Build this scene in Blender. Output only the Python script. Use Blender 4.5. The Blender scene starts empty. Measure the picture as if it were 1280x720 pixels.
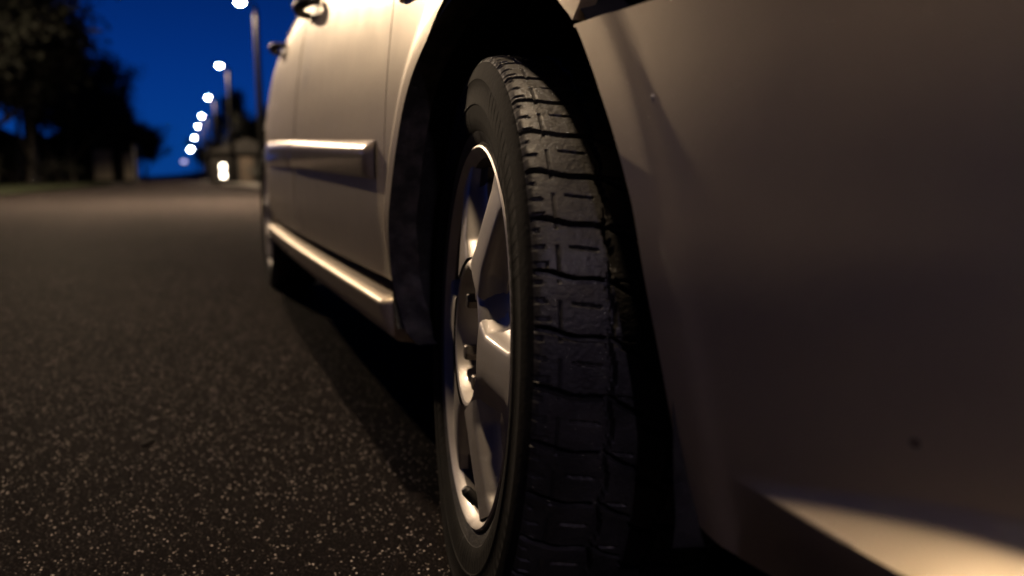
import bpy, bmesh, math, random
import numpy as np
from mathutils import Vector, Matrix, Euler
random.seed(7); rng = np.random.default_rng(7)
R_ = math.radians
scn = bpy.context.scene
COL = scn.collection

# ------------------------------------------------------------------ camera
EYE = .458
cd = bpy.data.cameras.new('camera'); cam = bpy.data.objects.new('camera', cd); COL.objects.link(cam)
yaw, pit = R_(22.167), R_(8.261)
cam.location = (0, 0, EYE); cam.rotation_euler = (R_(90) - pit, 0, -yaw)
cd.sensor_width = 36; cd.lens = 36 * 945.23 / 1280
cd.clip_start = .02; cd.clip_end = 3000
cd.dof.use_dof = True; cd.dof.focus_distance = .70; cd.dof.aperture_fstop = cd.lens / 8.2; cd.dof.aperture_blades = 0
scn.camera = cam

# ------------------------------------------------------------------ world: late dusk
w = bpy.data.worlds.new('World'); scn.world = w; w.use_nodes = True
nt = w.node_tree; nt.nodes.clear()
sky = nt.nodes.new('ShaderNodeTexSky'); sky.sky_type = 'NISHITA'; sky.sun_disc = False
sky.sun_elevation = R_(9.0); sky.sun_rotation = R_(180); sky.air_density = 1.0; sky.dust_density = .2; sky.ozone_density = 3
tint = nt.nodes.new('ShaderNodeMix'); tint.data_type = 'RGBA'; tint.blend_type = 'MULTIPLY'; tint.inputs[0].default_value = 1
tint.inputs[7].default_value = (.01, .22, 1.0, 1)
bgn = nt.nodes.new('ShaderNodeBackground'); bgn.inputs[1].default_value = .05
wo = nt.nodes.new('ShaderNodeOutputWorld')
nt.links.new(sky.outputs[0], tint.inputs[6]); flat = nt.nodes.new('ShaderNodeMix'); flat.data_type = 'RGBA'; flat.inputs[0].default_value = .72; flat.inputs[7].default_value = (.02, .55, 4.2, 1)
nt.links.new(tint.outputs[2], flat.inputs[6]); # the afterglow stands over the end of the road; overhead and behind the sky is almost night
geo = nt.nodes.new('ShaderNodeTexCoord'); dot = nt.nodes.new('ShaderNodeVectorMath'); dot.operation = 'DOT_PRODUCT'; dot.inputs[1].default_value = (-.02, .99, .14)
mr_ = nt.nodes.new('ShaderNodeMapRange'); mr_.interpolation_type = 'SMOOTHSTEP'; mr_.inputs[1].default_value = .55; mr_.inputs[2].default_value = .98; mr_.inputs[3].default_value = .10; mr_.inputs[4].default_value = 1
dim = nt.nodes.new('ShaderNodeVectorMath'); dim.operation = 'SCALE'
nt.links.new(geo.outputs['Generated'], dot.inputs[0]); nt.links.new(dot.outputs['Value'], mr_.inputs[0]); nt.links.new(mr_.outputs[0], dim.inputs['Scale'])
sz = nt.nodes.new('ShaderNodeSeparateXYZ'); mz = nt.nodes.new('ShaderNodeMapRange'); mz.inputs[1].default_value = 0; mz.inputs[2].default_value = .26; mz.inputs[3].default_value = 1.22; mz.inputs[4].default_value = .48
mm = nt.nodes.new('ShaderNodeMath'); mm.operation = 'MULTIPLY'; nt.links.new(geo.outputs['Generated'], sz.inputs[0]); nt.links.new(sz.outputs[2], mz.inputs[0]); nt.links.new(mz.outputs[0], mm.inputs[0]); nt.links.new(mr_.outputs[0], mm.inputs[1]); nt.links.new(mm.outputs[0], dim.inputs['Scale'])
nt.links.new(flat.outputs[2], dim.inputs[0]); nt.links.new(dim.outputs[0], bgn.inputs[0]); nt.links.new(bgn.outputs[0], wo.inputs[0])

# ------------------------------------------------------------------ exposure
scn.view_settings.view_transform = 'Standard'; scn.view_settings.look = 'None'
scn.view_settings.exposure = 0; scn.view_settings.gamma = 1
scn.render.engine = 'CYCLES'
scn.cycles.use_denoising = True
scn.cycles.sample_clamp_indirect = 2.5
scn.cycles.sample_clamp_direct = 0
scn.cycles.max_bounces = 6; scn.cycles.caustics_reflective = False; scn.cycles.caustics_refractive = False

# lamp strengths (watts)
P_MID = 7800      # lamp on the left kerb ahead, its head above the picture
P_HID = 25000      # lamp of the row hidden behind the car
P_ROW = 4600       # lamps of the visible row
P_NEAR = 1400     # lamp on the near left side of the road
P_FRONT = 640     # lamp of the same row behind the viewer
WARM = (1.0, .74, .48); COOL = (.90, .72, 1.0)

# ------------------------------------------------------------------ helpers
def link(name, me, mats, parent=None):
    o = bpy.data.objects.new(name, me); COL.objects.link(o)
    if mats is not None:
        for m in (mats if isinstance(mats, (list, tuple)) else [mats]): me.materials.append(m)
    if parent is not None: o.parent = parent
    return o
def mesh(name, verts, faces, smooth=True):
    me = bpy.data.meshes.new(name)
    me.from_pydata([tuple(map(float, v)) for v in verts], [], [tuple(map(int, f)) for f in faces]); me.update()
    if smooth: me.polygons.foreach_set('use_smooth', [True] * len(me.polygons))
    return me
def grid(name, G, closeu=False, closev=False, smooth=True, flip=False):
    G = np.asarray(G, float); n, m = G.shape[:2]
    I = np.arange(n * m).reshape(n, m)
    if closeu: I = np.vstack([I, I[:1]])
    if closev: I = np.hstack([I, I[:, :1]])
    a, b, c, d = I[:-1, :-1].ravel(), I[1:, :-1].ravel(), I[1:, 1:].ravel(), I[:-1, 1:].ravel()
    F = np.stack([a, d, c, b] if flip else [a, b, c, d], 1)
    return mesh(name, G.reshape(-1, 3), F.tolist(), smooth)
def empty(name, loc, label, cat, group=None, rz=0):
    o = bpy.data.objects.new(name, None); COL.objects.link(o); o.location = loc; o.rotation_euler = (0, 0, rz)
    o.empty_display_size = .1
    tag(o, label, cat, group); return o
def tag(o, label=None, cat=None, group=None, kind=None):
    for k, v in (('label', label), ('category', cat), ('group', group), ('kind', kind)):
        if v: o[k] = v
class MB:
    """collects shapes into one bmesh"""
    def __init__(s): s.b = bmesh.new()
    def box(s, x0, x1, y0, y1, z0, z1, bev=0, M=None):
        r = bmesh.ops.create_cube(s.b, size=1)
        vs = r['verts']
        for v in vs: v.co = Vector(((x0 + x1) / 2 + v.co.x * (x1 - x0), (y0 + y1) / 2 + v.co.y * (y1 - y0), (z0 + z1) / 2 + v.co.z * (z1 - z0)))
        if bev:
            es = list({e for v in vs for e in v.link_edges})
            r2 = bmesh.ops.bevel(s.b, geom=es, offset=bev, segments=3, affect='EDGES', profile=.6); vs = list({v for v in vs if v.is_valid} | set(r2['verts']))
        if M: bmesh.ops.transform(s.b, matrix=M, verts=vs)
        return s
    def tube(s, pts, rad, n=12, cap=True):
        pts = [Vector(p) for p in pts]; rad = rad if isinstance(rad, (list, tuple)) else [rad] * len(pts)
        rings = []
        for i, p in enumerate(pts):
            t = (pts[min(i + 1, len(pts) - 1)] - pts[max(i - 1, 0)]).normalized()
            a = t.orthogonal().normalized() if not rings else (pa - t * pa.dot(t)).normalized()
            pa = a; b = t.cross(a)
            rings.append([s.b.verts.new(p + (a * math.cos(k * 2 * math.pi / n) + b * math.sin(k * 2 * math.pi / n)) * rad[i]) for k in range(n)])
        for r0, r1 in zip(rings, rings[1:]):
            for k in range(n): s.b.faces.new((r0[k], r0[(k + 1) % n], r1[(k + 1) % n], r1[k]))
        if cap: s.b.faces.new(rings[0][::-1]); s.b.faces.new(rings[-1])
        return s
    def lathe(s, prof, n=48, axis='z', org=(0, 0, 0), cap=False):
        o = Vector(org); rings = []
        for h, r in prof:
            rr = []
            for k in range(n):
                c, d = math.cos(k * 2 * math.pi / n) * r, math.sin(k * 2 * math.pi / n) * r
                rr.append(s.b.verts.new(o + (Vector((c, d, h)) if axis == 'z' else Vector((h, c, d)))))
            rings.append(rr)
        for r0, r1 in zip(rings, rings[1:]):
            for k in range(n): s.b.faces.new((r0[k], r0[(k + 1) % n], r1[(k + 1) % n], r1[k]))
        if cap: s.b.faces.new(rings[0][::-1]); s.b.faces.new(rings[-1])
        return s
    def build(s, name, mat, parent=None, smooth=True, sharp=None):
        me = bpy.data.meshes.new(name); bmesh.ops.recalc_face_normals(s.b, faces=s.b.faces[:]); s.b.to_mesh(me); s.b.free()
        if smooth: me.polygons.foreach_set('use_smooth', [True] * len(me.polygons))
        if sharp: me.set_sharp_from_angle(angle=R_(sharp))
        return link(name, me, mat, parent)

# ------------------------------------------------------------------ materials
def mat(name, col, rough=.5, metal=0, coat=0, spec=.5, emit=None, es=0):
    m = bpy.data.materials.new(name); m.use_nodes = True; b = m.node_tree.nodes['Principled BSDF']
    b.inputs['Base Color'].default_value = (*col, 1); b.inputs['Roughness'].default_value = rough
    b.inputs['Metallic'].default_value = metal; b.inputs['Coat Weight'].default_value = coat
    b.inputs['Coat Roughness'].default_value = .06; b.inputs['Specular IOR Level'].default_value = spec
    if emit: b.inputs['Emission Color'].default_value = (*emit, 1); b.inputs['Emission Strength'].default_value = es
    return m
def nodes(m): return m.node_tree.nodes, m.node_tree.links, m.node_tree.nodes['Principled BSDF']
def vary(m, scale, c0, c1, bump=0, bscale=None, detail=6, r0=None, r1=None, lo=.35, hi=.65):
    """noise driven colour, optional roughness range and bump, in object space"""
    N, Lk, B = nodes(m)
    tc = N.new('ShaderNodeTexCoord'); nz = N.new('ShaderNodeTexNoise'); nz.inputs['Scale'].default_value = scale; nz.inputs['Detail'].default_value = detail
    Lk.new(tc.outputs['Object'], nz.inputs['Vector'])
    rp = N.new('ShaderNodeValToRGB'); rp.color_ramp.elements[0].position = lo; rp.color_ramp.elements[1].position = hi
    rp.color_ramp.elements[0].color = (*c0, 1); rp.color_ramp.elements[1].color = (*c1, 1)
    Lk.new(nz.outputs['Fac'], rp.inputs[0]); Lk.new(rp.outputs[0], B.inputs['Base Color'])
    if r0 is not None:
        mr = N.new('ShaderNodeMapRange'); mr.inputs[1].default_value = lo; mr.inputs[2].default_value = hi; mr.inputs[3].default_value = r0; mr.inputs[4].default_value = r1
        Lk.new(nz.outputs['Fac'], mr.inputs[0]); Lk.new(mr.outputs[0], B.inputs['Roughness'])
    if bump:
        n2 = N.new('ShaderNodeTexNoise'); n2.inputs['Scale'].default_value = bscale or scale * 4; n2.inputs['Detail'].default_value = 5
        bp = N.new('ShaderNodeBump'); bp.inputs['Strength'].default_value = 1; bp.inputs['Distance'].default_value = bump
        Lk.new(tc.outputs['Object'], n2.inputs['Vector']); Lk.new(n2.outputs['Fac'], bp.inputs['Height']); Lk.new(bp.outputs[0], B.inputs['Normal'])
    return m
M = {}
# champagne metallic paint: faint grime, a few dark road-tar specks
def paint():
    m = mat('paint', (.36, .315, .27), .42, .55, .18); N, Lk, B = nodes(m)
    B.inputs['Coat Roughness'].default_value = .22
    tc = N.new('ShaderNodeTexCoord')
    nz = N.new('ShaderNodeTexNoise'); nz.inputs['Scale'].default_value = 7; nz.inputs['Detail'].default_value = 7; nz.inputs['Roughness'].default_value = .65
    rp = N.new('ShaderNodeValToRGB'); rp.color_ramp.elements[0].position = .3; rp.color_ramp.elements[1].position = .72
    rp.color_ramp.elements[0].color = (.60, .515, .385, 1); rp.color_ramp.elements[1].color = (.53, .455, .35, 1)
    vo = N.new('ShaderNodeTexVoronoi'); vo.inputs['Scale'].default_value = 26
    ls = N.new('ShaderNodeMath'); ls.operation = 'LESS_THAN'; ls.inputs[1].default_value = .075
    mul = N.new('ShaderNodeMath'); mul.operation = 'MULTIPLY'
    gate = N.new('ShaderNodeMath'); gate.operation = 'GREATER_THAN'; gate.inputs[1].default_value = .8
    sep = N.new('ShaderNodeSeparateColor')
    mx = N.new('ShaderNodeMix'); mx.data_type = 'RGBA'; mx.inputs[7].default_value = (.24, .19, .15, 1)
    for n_ in (nz, vo): Lk.new(tc.outputs['Object'], n_.inputs['Vector'])
    Lk.new(nz.outputs['Fac'], rp.inputs[0]); Lk.new(vo.outputs['Distance'], ls.inputs[0]); Lk.new(vo.outputs['Color'], sep.inputs[0]); Lk.new(sep.outputs[0], gate.inputs[0])
    Lk.new(ls.outputs[0], mul.inputs[0]); Lk.new(gate.outputs[0], mul.inputs[1]); Lk.new(mul.outputs[0], mx.inputs[0])
    Lk.new(rp.outputs[0], mx.inputs[6]); Lk.new(mx.outputs[2], B.inputs['Base Color'])
    mr = N.new('ShaderNodeMapRange'); mr.inputs[1].default_value = .3; mr.inputs[2].default_value = .7; mr.inputs[3].default_value = .46; mr.inputs[4].default_value = .56
    Lk.new(nz.outputs['Fac'], mr.inputs[0]); Lk.new(mr.outputs[0], B.inputs['Roughness'])
    fl = N.new('ShaderNodeTexNoise'); fl.inputs['Scale'].default_value = 900; fl.inputs['Detail'].default_value = 1
    bp = N.new('ShaderNodeBump'); bp.inputs['Distance'].default_value = .00006; bp.inputs['Strength'].default_value = .5
    Lk.new(tc.outputs['Object'], fl.inputs['Vector']); Lk.new(fl.outputs['Fac'], bp.inputs['Height']); Lk.new(bp.outputs[0], B.inputs['Normal'])
    return m
M['paint'] = paint()
M['trim'] = vary(mat('trim_plastic', (.02, .02, .02), .5), 60, (.018, .018, .019), (.03, .028, .027), .0003, 300)
M['strip'] = vary(mat('strip_paint', (.36, .31, .27), .3, .5, .6), 30, (.46, .39, .31), (.52, .44, .35))
M['liner'] = vary(mat('liner_plastic', (.02, .02, .022), .75), 25, (.008, .008, .009), (.030, .028, .027), .004, 50, r0=.7, r1=.9)
M['grime'] = vary(mat('grimy_lip', (.1, .09, .08), .75), 38, (.03, .028, .027), (.11, .097, .085), .002, 110, lo=.4, hi=.7)
M['glass'] = mat('dark_glass', (.01, .012, .014), .04, 0, 0, .5)
M['black'] = mat('underside', (.008, .008, .008), .85)
M['rubber'] = vary(mat('tread_rubber', (.022, .021, .022), .5), 40, (.018, .0175, .0175), (.034, .032, .031), .0006, 260, r0=.42, r1=.62)
M['sidewall'] = vary(mat('sidewall_rubber', (.014, .013, .013), .85, spec=.12), 30, (.005, .0048, .0048), (.011, .010, .0095), .0004, 200)
M['alloy'] = vary(mat('alloy', (.55, .52, .5), .3, .62, .25), 22, (.66, .62, .58), (.56, .53, .51), .0001, 120, r0=.40, r1=.48)
M['barrel'] = vary(mat('dark_barrel', (.2, .17, .15), .55, .5), 14, (.10, .085, .075), (.20, .175, .15), r0=.5, r1=.65)  # recessed barrel, darker and rougher than the rim face
M['steel'] = vary(mat('worn_steel', (.2, .19, .19), .45, 1), 50, (.22, .2, .19), (.12, .10, .09), .0005, 200)
M['cast'] = vary(mat('cast_iron', (.05, .045, .045), .7, .6), 50, (.04, .035, .035), (.08, .065, .055), .001, 150)
M['orange'] = mat('indicator_lens', (.5, .13, .02), .15, 0, .5)
M['pole'] = vary(mat('pole_steel', (.03, .03, .03), .9, 0, spec=.05), 6, (.0025, .0025, .003), (.004, .004, .004))
M['glint_white'] = mat('drop_glint', (.9, .9, .9), .22, 0, 0, 1.0); M['glint_white'].node_tree.nodes['Principled BSDF'].inputs['Metallic'].default_value = 0  # opaque white base imitates the glint on a drop
M['glint_white'].node_tree.nodes['Principled BSDF'].inputs['Transmission Weight'].default_value = 0
M['lensclear'] = mat('lamp_lens', (.5, .5, .5), .08, .3, .5)

def asphalt():
    m = mat('asphalt', (.05, .045, .042), .9, spec=.02); m.node_tree.nodes['Principled BSDF'].inputs['IOR'].default_value = 1.3; N, Lk, B = nodes(m)
    tc = N.new('ShaderNodeTexCoord')
    def vor(sc, rnd=1):
        v = N.new('ShaderNodeTexVoronoi'); v.voronoi_dimensions = '2D'; v.inputs['Scale'].default_value = sc; v.inputs['Randomness'].default_value = rnd
        Lk.new(tc.outputs['Object'], v.inputs['Vector']); return v
    def math_(op, a, b=None):
        n_ = N.new('ShaderNodeMath'); n_.operation = op; n_.use_clamp = False
        for k, x in enumerate((a, b)):
            if x is None: continue
            if isinstance(x, (int, float)): n_.inputs[k].default_value = x
            else: Lk.new(x, n_.inputs[k])
        return n_.outputs[0]
    v1 = vor(250); sc = N.new('ShaderNodeSeparateColor'); Lk.new(v1.outputs['Color'], sc.inputs[0])
    nz = N.new('ShaderNodeTexNoise'); nz.inputs['Scale'].default_value = 1.3; nz.inputs['Detail'].default_value = 8; Lk.new(tc.outputs['Object'], nz.inputs['Vector'])
    n3 = N.new('ShaderNodeTexNoise'); n3.inputs['Scale'].default_value = 420; n3.inputs['Detail'].default_value = 3; Lk.new(tc.outputs['Object'], n3.inputs['Vector'])
    # lamp sparkle on the stones, painted into the colour as pale cells
    v2 = vor(430); s2 = N.new('ShaderNodeSeparateColor'); Lk.new(v2.outputs['Color'], s2.inputs[0])
    g1 = math_('MULTIPLY', math_('MULTIPLY', math_('GREATER_THAN', sc.outputs[0], .945), math_('LESS_THAN', v1.outputs['Distance'], .30)), math_('POWER', sc.outputs[2], 1.6))
    g2 = math_('MULTIPLY', math_('MULTIPLY', math_('GREATER_THAN', s2.outputs[0], .945), math_('LESS_THAN', v2.outputs['Distance'], .34)), math_('POWER', s2.outputs[2], 3.0))
    pale = math_('MAXIMUM', g1, g2)
    mid = math_('MULTIPLY', math_('GREATER_THAN', sc.outputs[1], .6), math_('LESS_THAN', v1.outputs['Distance'], .4))
    base = N.new('ShaderNodeValToRGB'); base.color_ramp.elements[0].position = .3; base.color_ramp.elements[1].position = .7
    base.color_ramp.elements[0].color = (.0068, .0058, .0060, 1); base.color_ramp.elements[1].color = (.0130, .0110, .0112, 1); Lk.new(nz.outputs['Fac'], base.inputs[0])
    m1 = N.new('ShaderNodeMix'); m1.data_type = 'RGBA'; m1.inputs[7].default_value = (.015, .0115, .0105, 1); Lk.new(mid, m1.inputs[0]); Lk.new(base.outputs[0], m1.inputs[6])
    m2 = N.new('ShaderNodeMix'); m2.data_type = 'RGBA'; m2.inputs[7].default_value = (.95, .84, .78, 1); Lk.new(pale, m2.inputs[0]); Lk.new(m1.outputs[2], m2.inputs[6])
    Lk.new(m2.outputs[2], B.inputs['Base Color'])
    Lk.new(math_('SUBTRACT', .9, math_('MULTIPLY', mid, .38)), B.inputs['Roughness'])
    h = math_('ADD', math_('MULTIPLY', math_('SUBTRACT', .5, v1.outputs['Distance']), 1.0), math_('MULTIPLY', n3.outputs['Fac'], .7))
    bp = N.new('ShaderNodeBump'); bp.inputs['Strength'].default_value = .9; bp.inputs['Distance'].default_value = .0024; Lk.new(h, bp.inputs['Height']); Lk.new(bp.outputs[0], B.inputs['Normal'])
    return m
M['asphalt'] = asphalt()
M['grass'] = vary(mat('grass_blades', (.05, .08, .02), .8), 3, (.010, .018, .004), (.024, .032, .010))
M['soil'] = vary(mat('verge_soil', (.05, .05, .03), .9), 2, (.009, .011, .005), (.018, .018, .010), .01, 30)
M['kerb'] = vary(mat('kerb_concrete', (.25, .24, .22), .8), 12, (.06, .055, .05), (.10, .09, .08), .002, 120)
M['bark'] = vary(mat('bark', (.05, .04, .03), .9), 8, (.010, .008, .007), (.025, .02, .016), .01, 30)
M['leaf'] = vary(mat('dark_leaves', (.04, .055, .025), .8), 2, (.004, .0055, .003), (.010, .012, .006))
M['hill'] = vary(mat('far_hill', (.03, .04, .03), 1), .02, (.02, .03, .02), (.04, .05, .03))
M['wall'] = vary(mat('render_wall', (.1, .09, .08), .9), 1.5, (.0025, .002, .002), (.005, .004, .0035))
M['panel'] = vary(mat('door_paint', (.5, .45, .38), .6), 2, (.62, .55, .43), (.74, .66, .52))
M['roof'] = vary(mat('roof_tile', (.02, .015, .012), .9), 6, (.002, .0018, .0015), (.004, .003, .003))
M['fence'] = vary(mat('fence_wood', (.08, .06, .045), .9), 5, (.035, .028, .02), (.07, .052, .04))

# ------------------------------------------------------------------ car outline (plan) and section
CP = np.array([(1.08,-.115),(.8,-.10),(.6,-.055),(.48,.0),(.39,.08),(.33,.17),(.293,.26),(.272,.36),(.259,.48),(.25,.65),(.243,.85),(.236,1.1),(.228,1.6),(.224,2.1),(.228,2.7),(.24,3.2),(.262,3.6),(.31,3.95),(.42,4.13),(.7,4.2),(1.08,4.22)])
def catmull(Pt, n=24):
    Pt = np.vstack([2*Pt[0]-Pt[1], Pt, 2*Pt[-1]-Pt[-2]]); out = []
    for i in range(1, len(Pt)-2):
        t = np.linspace(0, 1, n, endpoint=False)[:, None]; a, b, c, d = Pt[i-1], Pt[i], Pt[i+1], Pt[i+2]
        out.append(.5*(2*b+(c-a)*t+(2*a-5*b+4*c-d)*t**2+(-a+3*b-3*c+d)*t**3))
    out.append(Pt[-2][None]); return np.vstack(out)
OUT = catmull(CP); SL = np.concatenate([[0], np.cumsum(np.linalg.norm(np.diff(OUT, axis=0), axis=1))])
def Pl(s): return np.stack([np.interp(s, SL, OUT[:,0]), np.interp(s, SL, OUT[:,1])], -1)
def Nl(s):
    d = Pl(np.asarray(s)+.02)-Pl(np.asarray(s)-.02); d /= np.linalg.norm(d, axis=-1, keepdims=True); return np.stack([-d[..., 1], d[..., 0]], -1)
def sy(y): return np.interp(y, OUT[:,1][72:432], SL[72:432])
QZ = np.array([.10,.15,.22,.30,.40,.50,.60,.70,.80,.88,.93,.96,1.40]); QV = np.array([.075,.05,.028,.012,.002,.002,.009,.021,.038,.056,.073,.094,.34])
zz = np.linspace(.1, 1.4, 400); qq = np.interp(zz, QZ, QV); qq = np.convolve(np.pad(qq, 9, 'edge'), np.ones(19)/19, 'valid')
def q(z): return np.interp(z, zz, qq)
def body(s, z, out=0):
    s = np.asarray(s, float); z = np.asarray(z, float) + 0*s; s = s + 0*z
    p = Pl(s) + Nl(s) * (out - q(z))[..., None]; return np.concatenate([p, z[..., None]], -1)
# wheel opening edge, (y, z), from the foot of the fender over the top to the foot of the bumper
ARCH = np.array([(.978,.2345),(1.004,.237),(1.022,.243),(1.036,.262),(1.045,.299),(1.048,.332),(1.036,.39),(1.018,.43),(1.001,.463),(.978,.505),(.953,.55),(.912,.591),(.85,.626),(.791,.645),(.74,.654),(.69,.654),(.64,.645),(.59,.624),(.546,.592),(.519,.571),(.493,.540),(.471,.509),(.456,.485),(.442,.457),(.431,.43),(.417,.377),(.403,.311),(.398,.259),(.396,.235)])
ARC = catmull(ARCH, 8); ARC_S = np.stack([sy(ARC[:,0]), ARC[:,1]], 1)
ARC_D = catmull(ARCH, 50); ARC_D = np.stack([sy(ARC_D[:,0]), ARC_D[:,1]], 1)
def darch(s, z):
    s = np.asarray(s); z = np.asarray(z); d = np.full(np.broadcast(s, z).shape, 9.)
    for a, b in ARC_D: d = np.minimum(d, np.hypot(s-a, z-b))
    return d
sm = lambda x: np.clip(x, 0, 1)**2*(3-2*np.clip(x, 0, 1))
def relief(s, z):
    d = darch(s, z); return .0024*(1-sm((d-.026)/.018)) 
def shelf(s, z):
    """lower bumper: a ledge that grows towards the nose"""
    g = sm((sy(.365)-s)/.22)*.044
    zt = .279+.006 + .026*sm((sy(.36)-s)/.16)
    up = np.clip((zt-z)/np.maximum(zt-.277, .004), 0, 1)**1.7; return g*up - .018*sm((.272-z)/.06)*sm((sy(.37)-s)/.1)
def panel(name, S, Z, out, parent, m='paint', ret=.014, edges='udlr', label=None):
    """skin over a (s,z) grid; the chosen borders turn inward so that gaps read as gaps"""
    S = np.asarray(S, float); Z = np.asarray(Z, float); O = out + 0*S
    if 'u' in edges: S = np.vstack([S[:1], S[:1], S]); Z = np.vstack([Z[:1], Z[:1], Z]); O = np.vstack([O[:1]-ret, O[:1]-.0035, O])
    if 'd' in edges: S = np.vstack([S, S[-1:], S[-1:]]); Z = np.vstack([Z, Z[-1:], Z[-1:]]); O = np.vstack([O, O[-1:]-.0035, O[-1:]-ret])
    if 'l' in edges: S = np.hstack([S[:, :1], S[:, :1], S]); Z = np.hstack([Z[:, :1], Z[:, :1], Z]); O = np.hstack([O[:, :1]-ret, O[:, :1]-.0035, O])
    if 'r' in edges: S = np.hstack([S, S[:, -1:], S[:, -1:]]); Z = np.hstack([Z, Z[:, -1:], Z[:, -1:]]); O = np.hstack([O, O[:, -1:]-.0035, O[:, -1:]-ret])
    # nudge the first interior ring so the border has a small radius
    me = grid(name, body(S, Z, O)); me.set_sharp_from_angle(angle=R_(50))
    o = link(name, me, M[m], parent)
    if label: o['label'] = label
    return o

car = empty('parked_car', (1.08, 2.05, 0), 'champagne beige hatchback parked at the roadside with its front wheel turned out', 'car')
bpy.context.view_layer.update()
CARM = car.matrix_world.copy()
class carpart:   # parent things built in world coordinates to the car
    pass
def adopt(o, parent=None):
    p = parent or car; o.parent = p; o.matrix_parent_inverse = Matrix.Translation(-p_world(p)); return o
def p_world(p):
    v = Vector(p.location); q_ = p.parent
    return v if q_ is None else v + p_world(q_)
def cp_(o, parent=None):
    """put a mesh built in world coordinates under car (or under a part of it)"""
    o.parent = parent or car
    if parent is None: o.data.transform(Matrix.Translation(-car.location))
    else: o.data.transform(Matrix.Translation(-car.location))
    return o

# fender: star-shaped fill from the wheel opening to the outer border
Y_SEAM = 1.060
cy, cz = sy(.72), .33
border = [(sy(Y_SEAM)-.002, .2335), (sy(Y_SEAM)-.002, .93), (sy(.45), .90), (sy(.22), .845), (sy(.13), .74), (sy(.13), .578), (sy(.45), .577), (sy(.513), .577)]
def star(inner, border, n=220):
    A = np.unwrap(np.arctan2(inner[:,1]-cz, inner[:,0]-cy)); ri = np.hypot(inner[:,1]-cz, inner[:,0]-cy)
    ab = np.array([math.atan2(b[1]-cz, b[0]-cy) for b in border])
    a0, a1 = A[0], A[-1]; T = np.linspace(a0, a1, n)
    extra = [a for a in ab for k in (-2*math.pi, 0, 2*math.pi) if min(a0, a1) < a+k < max(a0, a1)]
    ex = [a+k for a in ab for k in (-2*math.pi, 0, 2*math.pi) if min(a0, a1) < a+k < max(a0, a1)]
    T = np.array(sorted(set(list(T)+ex), reverse=a1 < a0))
    o = np.argsort(A); rin = np.interp(T, A[o], ri[o]); ro = []
    for t, r0 in zip(T, rin):
        d = np.array([math.cos(t), math.sin(t)]); best = r0+.004
        for p0, p1 in zip(border, border[1:]):
            e = np.array(p1)-np.array(p0); Mx = np.array([[d[0], -e[0]], [d[1], -e[1]]])
            if abs(np.linalg.det(Mx)) < 1e-9: continue
            r, u = np.linalg.solve(Mx, np.array(p0)-np.array([cy, cz]))
            if -1e-6 <= u <= 1+1e-6 and r > r0: best = max(best, r)
        ro.append(best)
    ro = np.array(ro); V = np.concatenate([[0, .006, .02], np.linspace(.05, 1, 26)])
    Rr = rin[:, None]+(ro-rin)[:, None]*V[None, :]
    return cy+np.cos(T)[:, None]*Rr, cz+np.sin(T)[:, None]*Rr
k_end = int(np.argmin(np.hypot(ARC[:,0]-.521, ARC[:,1]-.574)))
S, Z = star(ARC_S[:k_end+1], border)
fender = cp_(panel('front_fender', S, Z, relief(S, Z), None, edges='udlr'))
# bumper: Coons patch between opening edge, gap line, nose and bottom line
A_ = ARC_S[k_end+1:][::-1]; A_ = A_[A_[:,1] > .236]
tv = np.unique(np.round(np.concatenate([[0, .01], np.linspace(.03, .07, 4), np.linspace(.08, .30, 80), np.linspace(.31, .97, 44), [.99, 1]]), 5)); tu = np.concatenate([[0, .002, .006], np.linspace(.014, 1, 150)])
az = np.concatenate([[.236], A_[:,1], [.568]]); asx = np.concatenate([A_[:1, 0], A_[:,0], [sy(.519)]])
tt = np.linspace(0, 1, len(az)); L0 = np.stack([np.interp(tv, tt, asx), np.interp(tv, tt, az)], 1)
sN = 0.02; L1 = np.stack([np.full_like(tv, sN), .215+tv*(.568-.215)], 1)
B0 = np.stack([L0[0,0]+(sN-L0[0,0])*tu, .215+(L0[0,1]-.215)*np.exp(-tu*30)], 1)
T0 = np.stack([L0[-1,0]+(sN-L0[-1,0])*tu, .568+0*tu], 1)
U_, V_ = np.meshgrid(tu, tv)
def coons(k):
    l, r, b, t = L0[:,k][:,None], L1[:,k][:,None], B0[:,k][None,:], T0[:,k][None,:]
    return (1-U_)*l+U_*r+(1-V_)*b+V_*t-((1-U_)*(1-V_)*L0[0,k]+U_*(1-V_)*L1[0,k]+(1-U_)*V_*L0[-1,k]+U_*V_*L1[-1,k])
S, Z = coons(0), coons(1)
bumper = cp_(panel('front_bumper', S, Z, relief(S, Z)+shelf(S, Z)-.0*Z, None, edges='udl', ret=.02))
# doors, rear quarter, sill
def rect(y0, y1, z0, z1, n, m_): s = np.linspace(sy(y0), sy(y1), n); z = np.linspace(z0, z1, m_); return np.meshgrid(s, z)
Y_D2, Y_D3 = 2.066, 2.93
S, Z = rect(Y_SEAM+.0025, Y_D2-.003, .312, .938, 40, 40); door = cp_(panel('front_door', S, Z, relief(S, Z), None))
S, Z = rect(Y_D2+.003, Y_D3, .312, .945, 40, 40)
door2 = cp_(panel('rear_door', S, Z, .0015+0*S, None))
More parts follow.
